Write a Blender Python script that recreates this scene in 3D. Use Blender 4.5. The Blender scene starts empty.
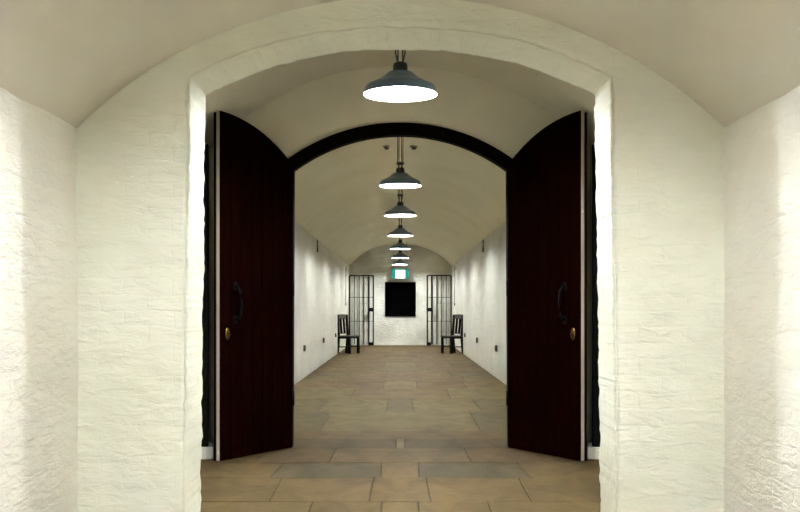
import bpy, bmesh, math, random
from mathutils import Vector, Matrix, noise

SC = bpy.context.scene
COL = SC.collection
PI = math.pi
H = 1.15                                   # eye height

# ------------------------------------------------------------------ camera, world, exposure
cam_d = bpy.data.cameras.new('camera')
cam_d.lens = 45.0
cam_d.sensor_width = 36.0
cam_d.shift_y = 52.0 / 800.0
cam_d.shift_x = -0.3 / 800.0
cam_d.clip_start = 0.05
cam = bpy.data.objects.new('camera', cam_d)
COL.objects.link(cam)
cam.location = (0, 0, H)
cam.rotation_euler = (PI / 2, 0, 0)
SC.camera = cam

world = bpy.data.worlds.new('world')
SC.world = world
world.use_nodes = True
world.node_tree.nodes['Background'].inputs[0].default_value = (0.02, 0.02, 0.02, 1)
world.node_tree.nodes['Background'].inputs[1].default_value = 0.2

SC.view_settings.view_transform = 'Standard'
SC.view_settings.look = 'None'
SC.view_settings.gamma = 1.0
SC.view_settings.use_curve_mapping = False
SC.view_settings.exposure = 4.92

LAMP_W = 100.0
GLOW = (0.955, 1.0, 1.015)

# ------------------------------------------------------------------ materials
def srgb(r, g, b):
    f = lambda c: c / 12.92 if c <= 0.04045 else ((c + 0.055) / 1.055) ** 2.4
    return (f(r / 255), f(g / 255), f(b / 255), 1)

def mat(name, col, rough=0.6, metal=0.0, spec=0.5):
    m = bpy.data.materials.new(name); m.use_nodes = True
    nt = m.node_tree; b = nt.nodes['Principled BSDF']
    b.inputs['Base Color'].default_value = col
    b.inputs['Roughness'].default_value = rough
    b.inputs['Metallic'].default_value = metal
    b.inputs['Specular IOR Level'].default_value = spec
    return m, nt, b

def N(nt, kind, **kw):
    n = nt.nodes.new(kind)
    for k, v in kw.items(): setattr(n, k, v)
    return n

def noisy(name, c1, c2, scale=8, rough=0.6, bump=0.0, stretch=(1, 1, 1), metal=0.0, detail=5, spec=0.5, bdist=0.01):
    m, nt, b = mat(name, c1, rough, metal, spec)
    tc = N(nt, 'ShaderNodeTexCoord'); mp = N(nt, 'ShaderNodeMapping')
    mp.inputs['Scale'].default_value = stretch
    nt.links.new(tc.outputs['Object'], mp.inputs[0])
    nz = N(nt, 'ShaderNodeTexNoise'); nz.inputs['Scale'].default_value = scale; nz.inputs['Detail'].default_value = detail
    nt.links.new(mp.outputs[0], nz.inputs['Vector'])
    r = N(nt, 'ShaderNodeValToRGB'); r.color_ramp.elements[0].position = .35; r.color_ramp.elements[1].position = .65
    r.color_ramp.elements[0].color = c1; r.color_ramp.elements[1].color = c2
    nt.links.new(nz.outputs[0], r.inputs[0]); nt.links.new(r.outputs[0], b.inputs['Base Color'])
    if bump:
        bp = N(nt, 'ShaderNodeBump'); bp.inputs['Strength'].default_value = bump; bp.inputs['Distance'].default_value = bdist
        nt.links.new(nz.outputs[0], bp.inputs['Height']); nt.links.new(bp.outputs[0], b.inputs['Normal'])
    return m

def painted_brick(name, axis, c1, c2, strength=0.5):
    """thick limewash over brickwork: soft courses, trowel ridges, lumps"""
    m, nt, b = mat(name, c1, 0.55, 0, 0.35)
    L = nt.links.new
    tc = N(nt, 'ShaderNodeTexCoord'); sp = N(nt, 'ShaderNodeSeparateXYZ'); L(tc.outputs['Object'], sp.inputs[0])
    cb = N(nt, 'ShaderNodeCombineXYZ')
    L(sp.outputs['Y' if axis == 'y' else 'X'], cb.inputs[0]); L(sp.outputs['Z'], cb.inputs[1])
    # wobble of the courses
    wn = N(nt, 'ShaderNodeTexNoise'); wn.inputs['Scale'].default_value = 5; wn.inputs['Detail'].default_value = 3
    L(tc.outputs['Object'], wn.inputs['Vector'])
    sc = N(nt, 'ShaderNodeVectorMath', operation='SCALE'); sc.inputs[3].default_value = 0.07; L(wn.outputs['Color'], sc.inputs[0])
    ad = N(nt, 'ShaderNodeVectorMath', operation='ADD'); L(cb.outputs[0], ad.inputs[0]); L(sc.outputs[0], ad.inputs[1])
    br = N(nt, 'ShaderNodeTexBrick'); br.inputs['Scale'].default_value = 1.0
    br.inputs['Brick Width'].default_value = 0.235; br.inputs['Row Height'].default_value = 0.078
    br.inputs['Mortar Size'].default_value = 0.009; br.inputs['Mortar Smooth'].default_value = 1.0
    br.inputs['Color1'].default_value = (1, 1, 1, 1); br.inputs['Color2'].default_value = (.72, .72, .72, 1); br.inputs['Mortar'].default_value = (0, 0, 0, 1)
    L(ad.outputs[0], br.inputs['Vector'])
    # horizontal trowel / brush ridges
    mp = N(nt, 'ShaderNodeMapping'); mp.inputs['Scale'].default_value = (1, 2.6, 1); L(cb.outputs[0], mp.inputs[0])
    n2 = N(nt, 'ShaderNodeTexNoise'); n2.inputs['Scale'].default_value = 9; n2.inputs['Detail'].default_value = 8; n2.inputs['Roughness'].default_value = .62
    n2.inputs['Distortion'].default_value = .6
    L(mp.outputs[0], n2.inputs['Vector'])
    n3 = N(nt, 'ShaderNodeTexNoise'); n3.inputs['Scale'].default_value = 1.6; n3.inputs['Detail'].default_value = 2; L(tc.outputs['Object'], n3.inputs['Vector'])
    # weight of brick lines varies over the wall
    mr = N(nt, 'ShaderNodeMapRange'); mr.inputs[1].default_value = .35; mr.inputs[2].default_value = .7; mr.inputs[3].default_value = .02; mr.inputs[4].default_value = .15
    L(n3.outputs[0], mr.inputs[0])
    mu = N(nt, 'ShaderNodeMath', operation='MULTIPLY'); L(br.outputs['Color'], mu.inputs[0]); L(mr.outputs[0], mu.inputs[1])
    su = N(nt, 'ShaderNodeMath', operation='ADD'); L(mu.outputs[0], su.inputs[0]); L(n2.outputs[0], su.inputs[1])
    bp = N(nt, 'ShaderNodeBump'); bp.inputs['Strength'].default_value = strength; bp.inputs['Distance'].default_value = 0.02
    L(su.outputs[0], bp.inputs['Height']); L(bp.outputs[0], b.inputs['Normal'])
    r = N(nt, 'ShaderNodeValToRGB'); r.color_ramp.elements[0].position = .3; r.color_ramp.elements[1].position = .7
    r.color_ramp.elements[0].color = c1; r.color_ramp.elements[1].color = c2
    L(n3.outputs[0], r.inputs[0])
    # faint brown scratches where the paint has flaked
    vo = N(nt, 'ShaderNodeTexNoise'); vo.inputs['Scale'].default_value = 11; vo.inputs['Detail'].default_value = 8; vo.inputs['Roughness'].default_value = .7
    mp2 = N(nt, 'ShaderNodeMapping'); mp2.inputs['Scale'].default_value = (.5, 2.2, 1); L(ad.outputs[0], mp2.inputs[0]); L(mp2.outputs[0], vo.inputs['Vector'])
    cr = N(nt, 'ShaderNodeMapRange'); cr.inputs[1].default_value = .70; cr.inputs[2].default_value = .80; cr.inputs[3].default_value = 0; cr.inputs[4].default_value = .5
    L(vo.outputs[0], cr.inputs[0])
    mx = N(nt, 'ShaderNodeMix', data_type='RGBA'); L(cr.outputs[0], mx.inputs[0]); L(r.outputs[0], mx.inputs[6]); mx.inputs[7].default_value = srgb(150, 135, 95)
    L(mx.outputs[2], b.inputs['Base Color'])
    return m

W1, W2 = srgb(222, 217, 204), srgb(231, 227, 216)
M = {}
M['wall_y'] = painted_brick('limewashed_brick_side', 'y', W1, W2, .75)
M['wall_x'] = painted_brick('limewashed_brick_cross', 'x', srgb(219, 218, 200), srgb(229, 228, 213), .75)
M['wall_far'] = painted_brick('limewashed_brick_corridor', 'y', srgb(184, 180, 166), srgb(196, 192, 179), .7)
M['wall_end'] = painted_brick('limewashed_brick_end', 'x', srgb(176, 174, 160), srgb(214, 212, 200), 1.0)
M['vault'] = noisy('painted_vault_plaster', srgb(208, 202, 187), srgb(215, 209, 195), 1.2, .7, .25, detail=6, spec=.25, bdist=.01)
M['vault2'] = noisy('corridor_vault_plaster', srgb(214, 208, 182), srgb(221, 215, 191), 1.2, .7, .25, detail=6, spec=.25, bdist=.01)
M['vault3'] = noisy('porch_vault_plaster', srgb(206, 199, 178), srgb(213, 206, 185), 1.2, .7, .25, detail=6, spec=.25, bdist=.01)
M['wood'] = noisy('dark_maroon_wood', srgb(11, 2, 1), srgb(14, 3, 2), 6, .6, .15, (6, 6, .6), spec=.0, bdist=.002)
M['frame'] = noisy('dark_frame_wood', srgb(9, 4, 4), srgb(12, 5, 4), 6, .6, .1, (4, 4, .7), spec=.01, bdist=.002)
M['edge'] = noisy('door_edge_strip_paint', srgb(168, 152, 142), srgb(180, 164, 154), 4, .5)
M['iron'] = noisy('black_iron', srgb(4, 4, 5), srgb(7, 7, 8), 20, .6, .1, spec=.1, metal=0, bdist=.002)
M['brass'] = noisy('aged_brass', srgb(120, 96, 52), srgb(95, 74, 36), 30, .4, metal=1.0)
M['shade'] = noisy('slate_blue_enamel', srgb(92, 114, 134), srgb(100, 122, 142), 12, .3, spec=.6)
M['cap'] = noisy('dark_lamp_cap', srgb(14, 17, 20), srgb(20, 23, 26), 12, .4)
M['white_enamel'] = noisy('white_reflector_enamel', srgb(238, 240, 242), srgb(245, 246, 248), 12, .35)
M['chain'] = noisy('steel_chain', srgb(52, 50, 46), srgb(72, 70, 64), 40, .4, metal=.6)
M['chair'] = noisy('dark_stained_chair_wood', srgb(7, 5, 5), srgb(10, 7, 6), 9, .4, .1, (3, 3, 1), spec=.12, bdist=.001)
M['seatwood'] = noisy('worn_seat_wood', srgb(50, 42, 38), srgb(64, 54, 48), 9, .28, .1, (3, 3, 1), spec=.6, bdist=.001)  # dark chair wood lightened: highlight on seat and top rail painted into the colour
M['screen'] = mat('black_screen_glass', srgb(1, 1, 1), .8, 0, .0)[0]
M['screen_frame'] = noisy('black_screen_frame', srgb(2, 2, 2), srgb(3, 3, 3), 20, .8, spec=.0)
M['plinth'] = noisy('white_plinth_paint', srgb(222, 220, 208), srgb(232, 230, 218), 5, .5, .1)
M['socket'] = noisy('brown_socket_plate', srgb(70, 62, 50), srgb(84, 74, 60), 20, .4, metal=.3)
M['pipe'] = noisy('dark_conduit_paint', srgb(58, 54, 44), srgb(70, 66, 54), 20, .5)
M['sensor'] = noisy('sensor_plastic', srgb(110, 106, 90), srgb(128, 122, 104), 20, .5)
M['sensor_dark'] = noisy('sensor_grille', srgb(45, 44, 40), srgb(55, 54, 48), 20, .5)
M['teal'] = noisy('teal_sign_plastic', srgb(20, 110, 100), srgb(25, 118, 106), 20, .4)

def emis(name, col, s):
    m = bpy.data.materials.new(name); m.use_nodes = True
    nt = m.node_tree; nt.nodes.clear()
    e = N(nt, 'ShaderNodeEmission'); e.inputs[0].default_value = (*col, 1); e.inputs[1].default_value = s
    o = N(nt, 'ShaderNodeOutputMaterial'); nt.links.new(e.outputs[0], o.inputs[0])
    return m
M['bulb'] = emis('frosted_bulb_glow', GLOW, LAMP_W)
M['bulb_corridor'] = emis('frosted_bulb_glow_corridor', GLOW, LAMP_W * .93)
M['bulb_near'] = emis('frosted_bulb_glow_near', GLOW, LAMP_W * 1.35)
M['sign_teal'] = emis('lit_teal_sign', (0.03, .50, .43), .022)
M['sign_white'] = emis('lit_white_sign', (0.85, 1.0, .98), .09)

# floor slabs: tint per slab from a face attribute (colour of each stone)
def floor_mat():
    m, nt, b = mat('worn_sandstone_flags', (0.3, .25, .18, 1), .75, 0, .05)
    L = nt.links.new
    at = N(nt, 'ShaderNodeAttribute'); at.attribute_name = 'stone'
    tc = N(nt, 'ShaderNodeTexCoord')
    n1 = N(nt, 'ShaderNodeTexNoise'); n1.inputs['Scale'].default_value = 2.3; n1.inputs['Detail'].default_value = 8; n1.inputs['Roughness'].default_value = .6; n1.inputs['Distortion'].default_value = .8
    ab = N(nt, 'ShaderNodeVectorMath', operation='ABSOLUTE'); L(tc.outputs['Object'], ab.inputs[0])
    mp = N(nt, 'ShaderNodeMapping'); mp.inputs['Scale'].default_value = (1.6, .8, 1); L(ab.outputs[0], mp.inputs[0])
    L(mp.outputs[0], n1.inputs['Vector'])
    mr = N(nt, 'ShaderNodeMapRange'); mr.inputs[1].default_value = .3; mr.inputs[2].default_value = .7; mr.inputs[3].default_value = .70; mr.inputs[4].default_value = 1.28
    L(n1.outputs[0], mr.inputs[0])
    vm = N(nt, 'ShaderNodeVectorMath', operation='SCALE'); L(at.outputs['Color'], vm.inputs[0]); L(mr.outputs[0], vm.inputs[3])
    L(vm.outputs[0], b.inputs['Base Color'])
    n2 = N(nt, 'ShaderNodeTexNoise'); n2.inputs['Scale'].default_value = 14; n2.inputs['Detail'].default_value = 6; L(tc.outputs['Object'], n2.inputs['Vector'])
    ad = N(nt, 'ShaderNodeMath', operation='ADD'); L(n1.outputs[0], ad.inputs[0]); L(n2.outputs[0], ad.inputs[1])
    bp = N(nt, 'ShaderNodeBump'); bp.inputs['Strength'].default_value = .35; bp.inputs['Distance'].default_value = .012
    L(ad.outputs[0], bp.inputs['Height']); L(bp.outputs[0], b.inputs['Normal'])
    return m
M['floor'] = floor_mat()

# ------------------------------------------------------------------ mesh helpers
def link(name, bm, m, parent=None, smooth=False, kind=None, bevel=0.0):
    me = bpy.data.meshes.new(name); bm.normal_update(); bm.to_mesh(me); bm.free()
    for mm in (m if isinstance(m, (list, tuple)) else [m]): me.materials.append(mm)
    if smooth:
        for p in me.polygons: p.use_smooth = True
    o = bpy.data.objects.new(name, me); COL.objects.link(o)
    if parent: o.parent = parent
    if kind: o['kind'] = kind
    if bevel:
        md = o.modifiers.new('bevel', 'BEVEL'); md.width = bevel; md.segments = 2; md.limit_method = 'ANGLE'
    return o

def empty(name, loc, label, cat, group=None, kind=None, rz=0):
    o = bpy.data.objects.new(name, None); COL.objects.link(o)
    o.location = loc; o.rotation_euler = (0, 0, rz); o.empty_display_size = .1
    o['label'] = label; o['category'] = cat
    if group: o['group'] = group
    if kind: o['kind'] = kind
    return o

def tag(o, label, cat, kind=None, group=None):
    o['label'] = label; o['category'] = cat
    if kind: o['kind'] = kind
    if group: o['group'] = group
    return o

def box(bm, x0, x1, y0, y1, z0, z1, mtx=None):
    vs = [bm.verts.new((x, y, z)) for x in (x0, x1) for y in (y0, y1) for z in (z0, z1)]
    for f in ((0, 1, 3, 2), (4, 6, 7, 5), (0, 4, 5, 1), (2, 3, 7, 6), (0, 2, 6, 4), (1, 5, 7, 3)):
        bm.faces.new([vs[i] for i in f])
    if mtx: bmesh.ops.transform(bm, matrix=mtx, verts=vs)
    bmesh.ops.recalc_face_normals(bm, faces=list({f for v in vs for f in v.link_faces}))
    return vs

def bar(bm, p0, p1, w, d=None):
    """square-section bar between two points"""
    p0, p1 = Vector(p0), Vector(p1); d = d or w
    ax = (p1 - p0); L = ax.length
    q = ax.to_track_quat('Z', 'Y').to_matrix().to_4x4()
    return box(bm, -w / 2, w / 2, -d / 2, d / 2, 0, L, Matrix.Translation(p0) @ q)

def tube(bm, pts, r, seg=10, cap=True):
    pts = [Vector(p) for p in pts]; rings = []
    for i, p in enumerate(pts):
        t = (pts[min(i + 1, len(pts) - 1)] - pts[max(i - 1, 0)]).normalized()
        q = t.to_track_quat('Z', 'Y')
        rr = r[i] if isinstance(r, (list, tuple)) else r
        rings.append([bm.verts.new(p + q @ Vector((math.cos(2 * PI * k / seg) * rr, math.sin(2 * PI * k / seg) * rr, 0))) for k in range(seg)])
    for a, b in zip(rings, rings[1:]):
        for k in range(seg): bm.faces.new((a[k], a[(k + 1) % seg], b[(k + 1) % seg], b[k]))
    if cap:
        bm.faces.new(rings[0][::-1]); bm.faces.new(rings[-1])

def lathe(bm, prof, seg=40, closed=False):
    rings = [[bm.verts.new((r * math.cos(2 * PI * k / seg), r * math.sin(2 * PI * k / seg), z)) for k in range(seg)] for r, z in prof]
    pr = list(zip(rings, rings[1:]))
    if closed: pr.append((rings[-1], rings[0]))
    for a, b in pr:
        for k in range(seg): bm.faces.new((a[k], a[(k + 1) % seg], b[(k + 1) % seg], b[k]))
    return rings

def grid(bm, fn, nu, nv):
    g = [[bm.verts.new(fn(i / nu, j / nv)) for j in range(nv + 1)] for i in range(nu + 1)]
    for i in range(nu):
        for j in range(nv):
            bm.faces.new((g[i][j], g[i + 1][j], g[i + 1][j + 1], g[i][j + 1]))
    return g

def lump(p, amp=.006):
    """hand-rendered unevenness: broad swells plus small ridges"""
    return amp * (1.2 * noise.noise(Vector((p[0] * 1.7, p[1] * 1.7, p[2] * 2.1))) + .8 * noise.noise(Vector((p[0] * 6 + 9, p[1] * 6, p[2] * 13))) + .35 * noise.noise(Vector((p[0] * 22, p[1] * 22, p[2] * 34 + 5))))

HW = 1.585            # half width of the passage
HN = 1.553            # half width in front of the arch
Y_F, Y_R = 4.80, 5.20 # the arched pier wall, near and far face
Y_D = 8.24            # plane of the doors
Y_E = 31.0            # end wall

def arc_z(x, hw, spring, crown):
    rise = crown - spring; R = (hw * hw + rise * rise) / (2 * rise)
    return crown - R + math.sqrt(max(R * R - x * x, 0))

# ------------------------------------------------------------------ floor: flagstones laid in courses, mirrored pattern
FT = (.285, .240, .155)
def build_floor():
    rnd = random.Random(7)
    tan = (0.335, .268, .180); tan2 = (.355, .285, .192); brown = (.285, .222, .150); grey = (.275, .252, .190)
    blue = (.262, .240, .205); olive = (.345, .305, .20); cream = (.40, .34, .23); dk = (.235, .185, .125)
    # (near, far, joints on the right half, tints from centre outwards)
    rows = [
        (-3.3, -2.3, [.7], [tan, brown]), (-2.3, -1.5, [.3, 1.0], [tan2, tan, brown]), (-1.5, -.4, [.9], [tan, olive]),
        (-.4, .6, [.35, 1.1], [tan, brown, tan]), (.6, 1.4, [.8], [tan2, tan]), (1.4, 2.5, [.2, .9], [tan, tan2, brown]),
        (2.5, 3.3, [.65], [tan, olive]), (3.3, 4.2, [.4, 1.1], [brown, tan, tan2]), (4.2, 5.1, [.75], [tan2, tan]),
        (5.1, 5.95, [.10, .50, 1.15], [tan2, tan, tan2, tan]),
        (5.95, 6.80, [.17, .77], [tan, tan2, tan]),
        (6.80, 7.44, [.125, .86], [tan2, blue, tan]),
        (7.44, 8.21, [.49, 1.05], [tan, brown, brown]),
        (8.21, 8.78, [.035, .95], [cream, dk, brown]),
        (8.78, 9.35, [1.1], [brown, brown]),
        (9.35, 11.17, [.75], [olive, grey]),
        (11.17, 12.64, [.135, .9], [grey, olive, grey]),
        (12.64, 14.3, [.62], [tan, olive]),
        (14.3, 15.7, [.22, .95], [cream, brown, tan]),
        (15.7, 16.9, [1.0], [tan2, olive]),
        (16.9, 18.2, [.25, .85], [tan, tan2, grey]),
        (18.2, 19.4, [.5, 1.2], [olive, tan, tan2]),
        (19.4, 21.0, [.3, 1.0], [cream, tan, brown])]
    y = 21.0
    while y < Y_E + .2:
        d = rnd.choice([.9, 1.2, 1.5]); j = sorted([round(rnd.uniform(.15, .7), 2), round(rnd.uniform(.85, 1.25), 2)])
        rows.append((y, y + d, j, [rnd.choice([tan, tan2, olive, brown]) for _ in range(3)])); y += d
    bm = bmesh.new()
    cl = bm.loops.layers.float_color.new('stone')
    def skew(x, y):
        # hand-cut stones: joints wander a little, the same on both sides
        a = abs(x)
        if a > 1.7: return x, y
        w = noise.noise(Vector((a * 1.3, y * 1.1, 2)))
        return x + math.copysign(.09 * w * min(1, a * 4), x), y + .05 * noise.noise(Vector((a * 1.9, y * 1.3, 7)))
    def slab(x0, x1, y0, y1, c, zt, g=.0045):
        b = [bm.verts.new((*skew(x, y), zt - .006)) for x, y in ((x0 + g * .3, y0 + g * .3), (x1 - g * .3, y0 + g * .3), (x1 - g * .3, y1 - g * .3), (x0 + g * .3, y1 - g * .3))]
        t = [bm.verts.new((*skew(x, y), zt)) for x, y in ((x0 + g * 1.7, y0 + g * 1.7), (x1 - g * 1.7, y0 + g * 1.7), (x1 - g * 1.7, y1 - g * 1.7), (x0 + g * 1.7, y1 - g * 1.7))]
        fs = [bm.faces.new(t)] + [bm.faces.new((b[i], b[(i + 1) % 4], t[(i + 1) % 4], t[i])) for i in range(4)]
        for f in fs:
            for l in f.loops: l[cl] = (*c, 1)
    for (y0, y1, js, cs) in rows:
        js = [0] + js + [1.75]
        var = rnd.uniform(.96, 1.04)
        for k in range(len(js) - 1):
            c = tuple(v * var * t for v, t in zip(cs[min(k, len(cs) - 1)], FT))
            zt = rnd.uniform(-.002, .0)
            if k == 0: slab(-js[1], js[1], y0, y1, c, zt)
            else:
                slab(js[k], js[k + 1], y0, y1, c, zt); slab(-js[k + 1], -js[k], y0, y1, c, zt)
    # bedding under the joints
    v = [bm.verts.new(p) for p in ((-1.78, -3.3, -.0062), (1.78, -3.3, -.0062), (1.78, Y_E + .3, -.0062), (-1.78, Y_E + .3, -.0062))]
    f = bm.faces.new(v)
    for l in f.loops: l[cl] = (.035, .026, .016, 1)
    o = link('floor', bm, M['floor'], kind='structure')
    tag(o, 'worn tan and grey sandstone flagstone floor running the length of the passage', 'floor')
build_floor()

# ------------------------------------------------------------------ walls and vaults
def side_wall(name, sx, y0, y1, z1, m, label, ny, nz, amp, HW=HW):
    bm = bmesh.new()
    def f(u, v):
        y = y0 + (y1 - y0) * u; z = -.02 + (z1 + .02) * v
        return (sx * (HW + abs(0) + lump((sx * 5, y, z), amp)), y, z)
    grid(bm, f, ny, nz)
    # outer skin, so that the wall is a solid
    box(bm, min(sx * (HW + .03), sx * (HW + .2)), max(sx * (HW + .03), sx * (HW + .2)), y0, y1, -.02, z1)
    o = link(name, bm, m, kind='structure', smooth=False)
    for p in o.data.polygons: p.use_smooth = p.area < .5
    tag(o, label, 'wall')

SPR_F, CRN_F = 2.004, 2.643
SPR_C, CRN_C = 2.45, 3.15
side_wall('wall_left_near', -1, -3.2, Y_F + .05, SPR_F + .01, M['wall_y'], 'near left side wall of white painted lumpy brick, in front of the arch', 220, 60, .007, HN)
side_wall('wall_right_near', 1, -3.2, Y_F + .05, SPR_F + .01, M['wall_y'], 'near right side wall of white painted lumpy brick, in front of the arch', 220, 60, .007, HN)
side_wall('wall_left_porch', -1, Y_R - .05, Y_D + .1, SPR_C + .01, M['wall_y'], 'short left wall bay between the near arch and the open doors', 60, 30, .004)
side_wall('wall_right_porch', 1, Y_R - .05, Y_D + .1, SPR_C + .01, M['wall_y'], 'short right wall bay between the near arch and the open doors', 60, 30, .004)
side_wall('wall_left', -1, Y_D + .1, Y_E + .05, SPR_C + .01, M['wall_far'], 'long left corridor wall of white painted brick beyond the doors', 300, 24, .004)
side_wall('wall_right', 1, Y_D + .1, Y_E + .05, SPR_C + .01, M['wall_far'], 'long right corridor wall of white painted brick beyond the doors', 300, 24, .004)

def vault(name, y0, y1, spring, crown, m, label, ny, HW=HW):
    bm = bmesh.new(); n = 48
    def f(u, v):
        x = -HW - .012 + (2 * HW + .024) * v
        a = -1 + 2 * v
        x = (HW + .012) * math.sin(a * PI / 2) if False else x
        z = arc_z(x, HW + .012, spring, crown)
        y = y0 + (y1 - y0) * u
        return (x, y, z + .6 * lump((x, y, 3), .006))
    grid(bm, f, ny, n)
    g2 = lambda u, v: (f(u, v)[0] * 1.08, y0 + (y1 - y0) * u, arc_z((-1 + 2 * v) * HW, HW + .012, spring, crown) + .15)
    grid(bm, g2, 2, n)
    bmesh.ops.recalc_face_normals(bm, faces=bm.faces)
    o = link(name, bm, m, kind='structure', smooth=True)
    tag(o, label, 'ceiling')
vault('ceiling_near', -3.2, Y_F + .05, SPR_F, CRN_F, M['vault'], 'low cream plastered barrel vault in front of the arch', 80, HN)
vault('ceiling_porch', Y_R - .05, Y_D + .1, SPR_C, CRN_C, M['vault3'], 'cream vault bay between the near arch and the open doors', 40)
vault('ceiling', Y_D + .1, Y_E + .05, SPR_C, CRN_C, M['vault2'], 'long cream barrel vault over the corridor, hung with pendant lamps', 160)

def plain_wall(name, y0, y1, z1, m, label):
    bm = bmesh.new()
    grid(bm, lambda u, v: (-HW - .1 + (2 * HW + .2) * u, (y0 if y0 > 0 else y1) + lump((u * 3, y0, v * 3), .003), -.02 + (z1 + .02) * v), 60, 60)
    box(bm, -HW - .1, HW + .1, y0 + .02, y1 - .005, -.02, z1)
    tag(link(name, bm, m, kind='structure'), label, 'wall')
plain_wall('wall_end', Y_E, Y_E + .2, 3.4, M['wall_end'], 'white painted brick end wall behind the black screen and gates')
plain_wall('wall_back', -3.4, -3.2, 3.0, M['wall_x'], 'white painted brick wall behind the viewer')

def arch_wall(name, ya, yb, hw_of, spring, crown, pw, m, label, amp, nt_j=110, nt_a=160, ns=26, nd=16, out_w=1.74, out_z=3.45, arc=None):
    """wall pierced by an arched opening, its edges rounded and uneven"""
    path = []
    for k in range(nt_j): path.append(('j', -1, spring * k / nt_j))
    for k in range(nt_a + 1): path.append(('a', -1 + 2 * k / nt_a, 0))
    for k in range(nt_j - 1, -1, -1): path.append(('j', 1, spring * k / nt_j))
    bm = bmesh.new(); rows = []
    for kind, a, z in path:
        if kind == 'j':
            xi, zi = a * hw_of(z), z - .01
            xo, zo = a * out_w, zi * (2.7 / spring)
            nrm = Vector((-a, 0, 0))
        else:
            h = hw_of(spring); xi = a * h
            zi = arc(xi) if arc else spring + (crown - spring) * (1 - abs(a) ** pw)
            # outer border: up the side, then along the top
            t = abs(a)
            if t > .72: xo, zo = math.copysign(out_w, a), 2.7 + (out_z - 2.7) * (1 - t) / .28
            else: xo, zo = a / .72 * out_w, out_z
            e = .01; f_ = arc if arc else (lambda q: spring + (crown - spring) * (1 - min(1, abs(q) / h) ** pw))
            sl = (f_(min(h, xi + e)) - f_(max(-h, xi - e))) / (min(h, xi + e) - max(-h, xi - e)) if h - abs(xi) > 1e-6 else 0
            nrm = Vector((sl, 0, -1)).normalized()
            if t > .97: nrm = (nrm + Vector((-a, 0, 0)) * (t - .97) / .03).normalized()
        row = []
        R = .012 if amp > 0 else .002   # worn arris
        # near face from outside to inside
        for s in range(ns, 0, -1):
            q = (s / ns) ** 1.25
            x, zz = xi + (xo - xi) * q, zi + (zo - zi) * q
            row.append(Vector((x, ya + lump((x, ya, zz), amp) * (1 if amp else 0), zz)))
        dz = lambda y: lump((xi * 2, y * 2, zi * 2.2 + 4), amp) * .55 + .45 * lump((xi * 9, y * 9, zi * 9 + 2), amp)
        b = Vector((xi, 0, zi))
        for k in range(3):
            an = k / 2 * PI / 2
            y = ya + R * (1 - math.sin(an)); off = R * (1 - math.cos(an)) if False else R * (math.cos(an)) * 1.0
            p = b + nrm * (dz(ya) - off); row.append(Vector((p.x, ya + R * (1 - math.cos(PI / 2 - an)) + lump((p.x, ya, p.z), amp) * (1 - k / 2), p.z)))
        for k in range(1, nd):
            y = ya + R + (yb - ya - 2 * R) * k / nd
            p = b + nrm * dz(y); row.append(Vector((p.x, y, p.z)))
        for k in range(3):
            an = k / 2 * PI / 2
            p = b + nrm * (dz(yb) - R * math.sin(an)); row.append(Vector((p.x, yb - R * math.cos(an), p.z)))
        for s in range(1, ns // 3 + 1):
            q = s / (ns // 3)
            row.append(Vector((xi + (xo - xi) * q, yb, zi + (zo - zi) * q)))
        rows.append([bm.verts.new(v) for v in row])
    for r0, r1 in zip(rows, rows[1:]):
        for i in range(len(r0) - 1):
            bm.faces.new((r0[i], r0[i + 1], r1[i + 1], r1[i]))
    bmesh.ops.recalc_face_normals(bm, faces=bm.faces)
    tag(link(name, bm, m, kind='structure', smooth=True), label, 'wall')

arch_wall('wall_arch', Y_F, Y_R, lambda z: 1.040 - .030 * (z / 2.25), 2.254, 2.490, 2.25, M['wall_x'],
          'thick white painted brick pier wall with a wide shallow arched opening', .009)
CZ, R_IN, R_OUT, R_LEAF = 1.10, 1.476, 1.580, 1.528
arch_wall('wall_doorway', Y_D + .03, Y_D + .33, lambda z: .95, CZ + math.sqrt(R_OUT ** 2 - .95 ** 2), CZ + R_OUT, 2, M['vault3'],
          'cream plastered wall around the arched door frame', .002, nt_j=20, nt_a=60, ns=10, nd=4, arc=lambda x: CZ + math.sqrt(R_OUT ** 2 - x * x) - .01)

# door frame
def door_frame():
    bm = bmesh.new(); ya, yb = Y_D - .005, Y_D + .11; n = 60
    pts = []
    xi, xo = .878, .962
    zi, zo = CZ + math.sqrt(R_IN ** 2 - xi ** 2), CZ + math.sqrt(R_OUT ** 2 - xo ** 2)
    pts.append(((-xi - .012, 0), (-xo, 0)))
    for k in range(n + 1):
        a = -1 + 2 * k / n
        x1, x2 = a * xi, a * xo
        pts.append(((x1, CZ + math.sqrt(R_IN ** 2 - x1 * x1)), (x2, CZ + math.sqrt(R_OUT ** 2 - x2 * x2))))
    pts.append(((xi + .012, 0), (xo, 0)))
    rows = [[bm.verts.new(p) for p in ((i[0], ya, i[1]), (o[0], ya, o[1]), (o[0], yb, o[1]), (i[0], yb, i[1]))] for i, o in pts]
    for a, b in zip(rows, rows[1:]):
        for k in range(4): bm.faces.new((a[k], a[(k + 1) % 4], b[(k + 1) % 4], b[k]))
    bm.faces.new(rows[0]); bm.faces.new(rows[-1][::-1])
    bmesh.ops.recalc_face_normals(bm, faces=bm.faces)
    tag(link('trim_1', bm, M['frame'], kind='structure', bevel=.006), 'dark wooden arched frame around the double doors', 'door frame')
door_frame()

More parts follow.
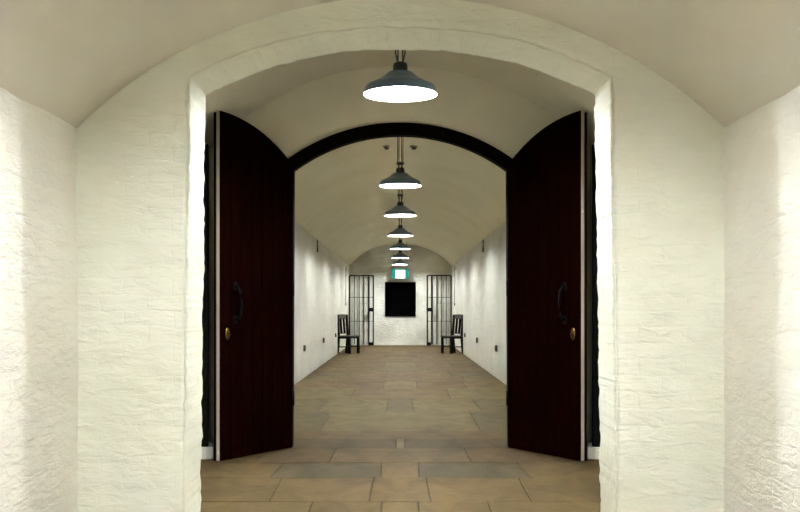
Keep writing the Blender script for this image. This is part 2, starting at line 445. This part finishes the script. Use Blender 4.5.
# ------------------------------------------------------------------ the two arched door leaves
def door(idx, sx):
    hinge = Vector((sx * .893, Y_D - .02, 0)); lead = Vector((sx * 1.350, 7.475, 0))
    ang = math.atan2(lead.y - hinge.y, lead.x - hinge.x)
    side = 'left' if sx < 0 else 'right'
    root = empty('door_%d' % idx, hinge, 'tall dark maroon arched door leaf standing open on the %s' % side, 'door', kind='structure', rz=ang)
    root['group'] = 'open double doors'
    L = (lead - hinge).length; T = .036; Z0 = .006
    s = sx  # local +y is the corridor-facing side when s > 0 ; seen face lies at local y = 0 side
    # local frame: x along the leaf; the seen face looks towards the corridor axis
    nloc = -1 if sx < 0 else 1
    # seen side: for the left leaf ang points to (-,-): its left normal (local +y) = (+,-) -> towards the axis
    face = 1 if sx < 0 else -1
    top = lambda q: CZ + math.sqrt(R_LEAF ** 2 - max(.893 - q, 0) ** 2)
    bm = bmesh.new()
    def prism(x0, x1, y0, y1, n=6, bev=.0):
        cols = []
        for k in range(n + 1):
            x = x0 + (x1 - x0) * k / n
            cols.append([bm.verts.new((x, y, z)) for y, z in ((y0, Z0), (y0, top(x)), (y1, top(x)), (y1, Z0))])
        for a, b in zip(cols, cols[1:]):
            for k in range(4): bm.faces.new((a[k], a[(k + 1) % 4], b[(k + 1) % 4], b[k]))
        bm.faces.new(cols[0]); bm.faces.new(cols[-1][::-1])
    prism(0, L, -face * .012, -face * (T - .004), 24)                       # core
    npl = 7; w = L / npl
    for k in range(npl):
        prism(k * w + .0025, (k + 1) * w - .0025, 0, -face * .014, 5)      # face boards
    bmesh.ops.recalc_face_normals(bm, faces=bm.faces)
    link('door_panel', bm, M['wood'], root, bevel=.002)
    # closing edge in a paler colour than the leaf, and rebated dark stop behind it
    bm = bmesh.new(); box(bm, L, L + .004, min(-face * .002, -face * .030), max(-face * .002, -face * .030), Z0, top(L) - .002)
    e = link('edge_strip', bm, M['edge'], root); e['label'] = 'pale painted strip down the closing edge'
    bm = bmesh.new(); box(bm, L - .05, L + .003, min(-face * .032, -face * .058), max(-face * .032, -face * .058), Z0, top(L) - .01)
    link('rebate_stop', bm, M['frame'], root, bevel=.002)
    # pull handle
    hx, hz0, hz1 = L - .175, H + .0075 * (308 - 320) + .0, H + .0075 * (308 - 286)
    F = face
    bm = bmesh.new()
    tube(bm, [(hx, F * .004, hz0), (hx + .0, F * .03, hz0 + .008), (hx - .008, F * .048, hz0 + .04), (hx - .010, F * .052, (hz0 + hz1) / 2), (hx - .008, F * .048, hz1 - .04), (hx, F * .03, hz1 - .008), (hx, F * .004, hz1)],
         [.011, .011, .012, .014, .012, .011, .011], 12)
    h = link('pull_handle', bm, M['iron'], root, smooth=True); h['label'] = 'black iron pull handle'
    for zz in (hz0, hz1):
        bm = bmesh.new(); box(bm, hx - .022, hx + .022, min(0, F * .008), max(0, F * .008), zz - .032, zz + .032)
        link('handle_plate', bm, M['iron'], h, bevel=.004)
    # oval brass escutcheon with cylinder
    ex, ez = L - .088, H + .0075 * (308 - 334)
    bm = bmesh.new()
    rot = Matrix.Translation((ex, 0, ez)) @ Matrix.Rotation(-F * PI / 2, 4, 'X')
    lathe(bm, [(.0001, .007), (.012, .0075), (.020, .006), (.024, .0)], 28)
    bmesh.ops.transform(bm, matrix=rot @ Matrix.Diagonal((1, 2.0, 1, 1)), verts=bm.verts)
    e = link('escutcheon', bm, M['brass'], root, smooth=True); e['label'] = 'oval brass keyhole plate'
    bm = bmesh.new(); lathe(bm, [(.0001, .016), (.009, .016), (.010, .013), (.010, .004)], 20)
    bmesh.ops.transform(bm, matrix=Matrix.Translation((0, 0, .010)) @ rot, verts=bm.verts)
    link('lock_cylinder', bm, M['brass'], e, smooth=True)
    # strap hinges on the knuckle
    for zz in (.35, 1.25, 2.05):
        bm = bmesh.new(); tube(bm, [(-.004, F * .014, zz), (-.004, F * .014, zz + .12)], .010, 12)
        link('hinge', bm, M['iron'], root, smooth=True)
door(1, -1); door(2, 1)

# dark boxed posts standing on white blocks behind the leaves
for sx, side in ((-1, 'left'), (1, 'right')):
    r = empty('boxed_post', (sx * 1.52, 7.75, 0), 'dark timber post on a white block, half hidden behind the open %s door' % side, 'post', 'posts behind the door leaves')
    bm = bmesh.new()
    x = lambda v: sx * v - sx * 1.52
    vs = [(1.565, -.155), (1.475, -.155), (1.424, -.135), (1.424, .12), (1.565, .12)]
    b0 = [bm.verts.new((sx * a - sx * 1.52, b, 0)) for a, b in vs]; b1 = [bm.verts.new((sx * a - sx * 1.52, b, .092)) for a, b in vs]
    bm.faces.new(b0); bm.faces.new(b1)
    for i in range(5): bm.faces.new((b0[i], b0[(i + 1) % 5], b1[(i + 1) % 5], b1[i]))
    bmesh.ops.recalc_face_normals(bm, faces=bm.faces)
    e = link('plinth_block', bm, M['plinth'], r, bevel=.003); e['label'] = 'white painted block'
    bm = bmesh.new(); box(bm, min(x(1.468), x(1.572)), max(x(1.466), x(1.562)), -.14, -.09, .092, 2.40)
    link('post', bm, M['iron'], r, bevel=.006)

# ------------------------------------------------------------------ pendant lamps
RIM = 2.42
def pendant(y, label, ceil_z, bulb='bulb', RIM=RIM, k=1.0, bz=.055):
    r = empty('pendant_lamp', (0, y, RIM), label, 'lamp', 'row of pendant lamps')
    r.scale = (k, k, k); ceil_z = RIM + (ceil_z - RIM) / k
    bm = bmesh.new()
    outer = [(.220, -.002), (.2225, .002), (.2215, .006), (.2180, .014), (.214, .032), (.206, .046), (.196, .054), (.165, .068), (.132, .085), (.104, .104), (.088, .116), (.082, .117), (.080, .126), (.064, .129)]
    inner = [(.060, .122), (.080, .112), (.103, .098), (.132, .081), (.166, .063), (.196, .044), (.210, .026), (.2145, .010), (.216, 0)]
    lathe(bm, outer + inner, 48, closed=True)
    bmesh.ops.recalc_face_normals(bm, faces=bm.faces)
    for f in bm.faces:
        c = f.calc_center_median(); n = f.normal
        rr = Vector((c.x, c.y, 0))
        f.material_index = 1 if (n.z < -.1 and n.dot(rr.normalized() if rr.length else Vector((0, 0, 1))) < .3) else 0
    link('shade', bm, [M['shade'], M['white_enamel']], r, smooth=True)
    bm = bmesh.new(); lathe(bm, [(.0001, .118), (.068, .118), (.068, .131), (.048, .136), (.044, .140), (.044, .170), (.040, .184), (.030, .190), (.0001, .191)], 32)
    c = link('cap', bm, M['cap'], r, smooth=False); c['label'] = 'dark ribbed cap'
    bm = bmesh.new(); tube(bm, [(0, 0, .118), (0, 0, .090)], .022, 20)
    link('socket', bm, M['white_enamel'], r, smooth=True)
    bm = bmesh.new(); bmesh.ops.create_uvsphere(bm, u_segments=24, v_segments=16, radius=.040, matrix=Matrix.Translation((0, 0, bz)) @ Matrix.Diagonal((1.0, 1.0, .85, 1)))
    link('bulb', bm, M[bulb], r, smooth=True)
    for s in (-1, 1):                                   # two hanging chains
        bm = bmesh.new(); top = ceil_z - RIM
        tube(bm, [(s * .014, 0, .186), (s * .014, 0, top - .03)], .0045, 8)
        tube(bm, [(s * .015, 0, .190), (s * .028, 0, .245), (s * .028, 0, top - .03)], .0045, 8)
        link('hanging_chain', bm, M['chain'], r, smooth=True)
    bm = bmesh.new(); top = ceil_z - RIM
    lathe(bm, [(.0001, top - .035), (.050, top - .03), (.055, top - .0), (.0001, top + .004)], 24)
    link('ceiling_rose', bm, M['cap'], r, smooth=True)
ords = ['nearest slate-blue dished pendant lamp, hanging between the near arch and the open doors',
        'second pendant lamp along the corridor, largest one framed inside the door arch',
        'third pendant lamp in the row, directly under the second one as seen',
        'fourth pendant lamp in the row, midway down the corridor vault',
        'fifth pendant lamp in the row, third smallest of those in view',
        'sixth pendant lamp in the row, second smallest of those in view',
        'seventh and farthest pendant lamp, smallest, just above the exit sign']
pendant(6.10, ords[0], CRN_C, 'bulb', 2.453, 1.022)
for k, yl in enumerate((10.4, 13.75, 17.6, 21.5, 25.4, 29.2)): pendant(yl, ords[k + 1], CRN_C, 'bulb_corridor' if k < 5 else 'bulb_near', bz=.063 if k < 5 else .050)
pendant(2.2, 'pendant lamp hanging from the near vault, above the viewer', CRN_F, 'bulb_near')
pendant(-.9, 'pendant lamp hanging behind the viewer', CRN_F)

# ------------------------------------------------------------------ ceiling sensors
for s, side in ((-1, 'left'), (1, 'right')):
    r = empty('ceiling_sensor', (s * .166, 12.3, arc_z(.166, HW, SPR_C, CRN_C)), 'small round ceiling sensor %s of the second lamp chain' % side, 'sensor', 'ceiling sensors')
    bm = bmesh.new(); lathe(bm, [(.0001, .01), (.048, .01), (.048, -.014), (.040, -.020), (.0001, -.020)], 24)
    link('base', bm, M['sensor'], r)
    bm = bmesh.new(); lathe(bm, [(.0001, -.019), (.030, -.019), (.030, -.038), (.022, -.044), (.0001, -.044)], 24)
    link('grille', bm, M['sensor_dark'], r)

# ------------------------------------------------------------------ end wall: screen, exit sign, gates
r = empty('wall_screen', (0, Y_E - .003, 0), 'square matt black panel hanging on the white end wall between two gates', 'screen')
zc = H + (308 - 299.0) * .0309; zc0, zc1 = H - (316.5 - 308) * .0309, H + (308 - 282) * .0309
bm = bmesh.new(); box(bm, -.475, .475, -.05, -.012, zc0, zc1)
link('frame', bm, M['screen_frame'], r, bevel=.006)
bm = bmesh.new(); box(bm, -.455, .455, -.054, -.048, zc0 + .02, zc1 - .02)
link('panel', bm, M['screen'], r)

ys = 30.3
zs0, zs1 = H + (308 - 278.5) * ys / 1000, H + (308 - 269) * ys / 1000
r = empty('exit_sign', (0, ys, zs1), 'lit teal and white exit sign hung under the farthest lamp', 'sign')
bm = bmesh.new(); box(bm, -.255, .255, -.03, .03, zs0 - zs1, 0)
link('housing', bm, M['teal'], r, bevel=.004)
bm = bmesh.new(); box(bm, -.247, .247, -.033, -.0305, zs0 - zs1 + .006, -.006)
link('sign_face', bm, M['sign_teal'], r)
bm = bmesh.new(); box(bm, -.145, .145, -.0365, -.0335, zs0 - zs1 + .006, -.035)
e = link('lit_centre', bm, M['sign_white'], r); e['label'] = 'glowing white centre field'
for s in (-1, 1):
    bm = bmesh.new(); tube(bm, [(s * .2, 0, 0), (s * .2, 0, arc_z(.2, HW, SPR_C, CRN_C) - zs1)], .006, 8)
    link('suspension_rod', bm, M['chain'], r)

def gate(sx):
    side = 'left' if sx < 0 else 'right'
    yg = 30.72; k = yg / 1000
    X = lambda px: sx * (400.3 - px) * k
    r = empty('barred_gate', (sx * .83 * 1.4, yg, 0), 'tall narrow black iron barred gate against the end wall, %s of the black panel' % side, 'gate', 'iron gates at the corridor end')
    ox = sx * .83 * 1.4
    Z = lambda py: H + (308 - py) * k
    zt, zb = Z(275.6), .012
    x0, x1 = X(349.6) - ox, X(373.3) - ox
    bm = bmesh.new()
    bar(bm, (x0, 0, zb), (x0, 0, zt), .042); bar(bm, (x1, 0, zb), (x1, 0, zt), .042)
    bar(bm, (x0, 0, zt), (x1, 0, zt), .036)
    link('gate_frame', bm, M['iron'], r)
    for pz in (297.3, 321.2):
        bm = bmesh.new(); bar(bm, (x0, 0, Z(pz)), (x1, 0, Z(pz)), .03, .014); link('cross_rail', bm, M['iron'], r)
    for px, w in ((354.4, .018), (359.2, .018), (363.8, .018), (368.7, .034)):
        bm = bmesh.new(); tube(bm, [(X(px) - ox, -.004, .04), (X(px) - ox, -.004, zt)], w / 2 + .004, 10); link('bar', bm, M['iron'], r)
    bm = bmesh.new()
    xa, xb = X(369) - ox, X(373.4) - ox
    box(bm, min(xa, xb), max(xa, xb), -.05, .02, Z(311.5), Z(307.8)); e = link('lock_case', bm, M['iron'], r, bevel=.004)
    bm = bmesh.new(); tube(bm, [((xa + xb) / 2, -.055, Z(309.6)), ((xa + xb) / 2, -.05, Z(309.6))], .018, 12); link('keyhole_cover', bm, M['cap'], e)
    bm = bmesh.new(); box(bm, min(xa, xb) - .02, max(xa, xb) - .02, -.03, .03, .0, .10); link('floor_bolt', bm, M['iron'], r, bevel=.004)
gate(-1); gate(1)

# ------------------------------------------------------------------ chairs against the corridor walls
def chair(sx):
    side = 'left' if sx < 0 else 'right'
    far = 25.35
    # local: +x faces forward, y across; rotated to face the axis, turned a little to the viewer
    turn = math.radians(31)
    rz = -turn if sx < 0 else PI + turn
    cx = sx * (HW - .035)
    r = empty('wooden_chair', (cx + (-sx) * .235, far + .02, 0), 'dark wooden slat-back chair with its back to the %s corridor wall' % side, 'chair', 'chairs near the gates', rz=rz)
    D, Wd, SH, BH = .37, .44, .455, .98
    b = -D / 2; f = D / 2
    for s in (-1, 1):
        y = s * (Wd / 2 - .02)
        bm = bmesh.new(); bar(bm, (f - .02, y, 0), (f - .02, y, SH - .03), .058); link('leg', bm, M['chair'], r, bevel=.004)
        bm = bmesh.new()
        bar(bm, (b - .015 + .0, y, 0), (b + .03, y, SH - .02), .056)
        bar(bm, (b + .03, y, SH - .03), (b - .01, y, BH), .052)
        link('leg', bm, M['chair'], r, bevel=.004)
        bm = bmesh.new(); bar(bm, (b + .01, y, .17), (f - .02, y, .17), .04, .024); link('stretcher', bm, M['chair'], r)
        bm = bmesh.new(); bar(bm, (b + .02, y, SH - .055), (f - .02, y, SH - .055), .02, .05); link('seat_rail', bm, M['chair'], r)
    bm = bmesh.new(); bar(bm, (f - .02, -Wd / 2 + .02, SH - .055), (f - .02, Wd / 2 - .02, SH - .055), .05, .02); link('seat_rail', bm, M['chair'], r)
    bm = bmesh.new(); bar(bm, (0, -Wd / 2 + .03, .17), (0, Wd / 2 - .03, .17), .018, .028); link('stretcher', bm, M['chair'], r)
    # dished seat
    bm = bmesh.new()
    nx = 10
    up = grid(bm, lambda u, v: (b + .005 + (D + .025) * u, -Wd / 2 - .01 + (Wd + .02) * v, SH - .010 * math.sin(PI * u) * math.sin(PI * v)), nx, nx)
    dn = grid(bm, lambda u, v: (b + .005 + (D + .025) * u, -Wd / 2 - .01 + (Wd + .02) * v, SH - .03), nx, nx)
    for i in range(nx):
        bm.faces.new((up[i][0], up[i + 1][0], dn[i + 1][0], dn[i][0])); bm.faces.new((up[i][nx], up[i + 1][nx], dn[i + 1][nx], dn[i][nx]))
        bm.faces.new((up[0][i], up[0][i + 1], dn[0][i + 1], dn[0][i])); bm.faces.new((up[nx][i], up[nx][i + 1], dn[nx][i + 1], dn[nx][i]))
    bmesh.ops.recalc_face_normals(bm, faces=bm.faces)
    e = link('seat', bm, M['seatwood'], r); e['label'] = 'polished seat catching the light'
    # curved top rail and slats
    bm = bmesh.new(); n = 8
    cols = []
    for k in range(n + 1):
        y = -Wd / 2 + .005 + (Wd - .01) * k / n; x = b - .012 - .02 * math.cos((y / (Wd / 2)) * PI / 2) + .0
        zt = BH + .012 * math.cos((y / (Wd / 2)) * PI / 2)
        cols.append([bm.verts.new(p) for p in ((x + .020, y, BH - .11), (x + .014, y, zt), (x - .008, y, zt), (x - .004, y, BH - .11))])
    for a, c in zip(cols, cols[1:]):
        for q in range(4): bm.faces.new((a[q], a[(q + 1) % 4], c[(q + 1) % 4], c[q]))
    bm.faces.new(cols[0]); bm.faces.new(cols[-1][::-1]); bmesh.ops.recalc_face_normals(bm, faces=bm.faces)
    link('top_rail', bm, M['seatwood'], r, bevel=.003)  # greyish highlight along the rail comes from its lighter colour
    bm = bmesh.new(); bar(bm, (b + .022, -Wd / 2 + .03, SH + .05), (b + .022, Wd / 2 - .03, SH + .05), .04, .018); link('lower_rail', bm, M['chair'], r)
    for y in (-.07, .07):
        bm = bmesh.new(); bar(bm, (b + .022, y, SH + .05), (b - .014, y, BH - .09), .016, .062); link('back_slat', bm, M['chair'], r)
chair(-1); chair(1)

# ------------------------------------------------------------------ sockets and conduits on the corridor walls
for sx, side in ((-1, 'left'), (1, 'right')):
    for y, lab in ((16.4, 'nearest'), (20.5, 'middle'), (24.3, 'farthest')):
        r = empty('wall_socket', (sx * (HW - .002), y, .49), '%s of three small dark sockets low on the %s corridor wall' % (lab, side), 'socket', 'sockets along the corridor walls')
        bm = bmesh.new(); box(bm, min(0, -sx * .028), max(0, -sx * .028), -.065, .065, -.05, .05); link('back_box', bm, M['socket'], r, bevel=.003)
        bm = bmesh.new(); box(bm, min(-sx * .027, -sx * .031), max(-sx * .027, -sx * .031), -.05, .05, -.036, .036); link('face_plate', bm, M['sensor_dark'], r)
    for y, z0, z1, lab in ((19.0, 2.24, 2.45, 'short thin conduit under the vault of the %s corridor wall'), (28.9, 1.25, 2.36, 'long thin conduit on the %s corridor wall beside the gate')):
        r = empty('wall_conduit', (sx * (HW - .012), y, z0), lab % side, 'conduit', 'conduits on the corridor walls')
        bm = bmesh.new(); tube(bm, [(0, 0, 0), (0, 0, z1 - z0)], .010, 8); link('pipe', bm, M['pipe'], r, smooth=True)
        bm = bmesh.new(); box(bm, -.016, .014, -.03, .03, -.03, .05); link('box', bm, M['pipe'], r)
        for q in (.35, .75):
            bm = bmesh.new(); box(bm, -.014, .013, -.018, .018, (z1 - z0) * q, (z1 - z0) * q + .02); link('clip', bm, M['pipe'], r)
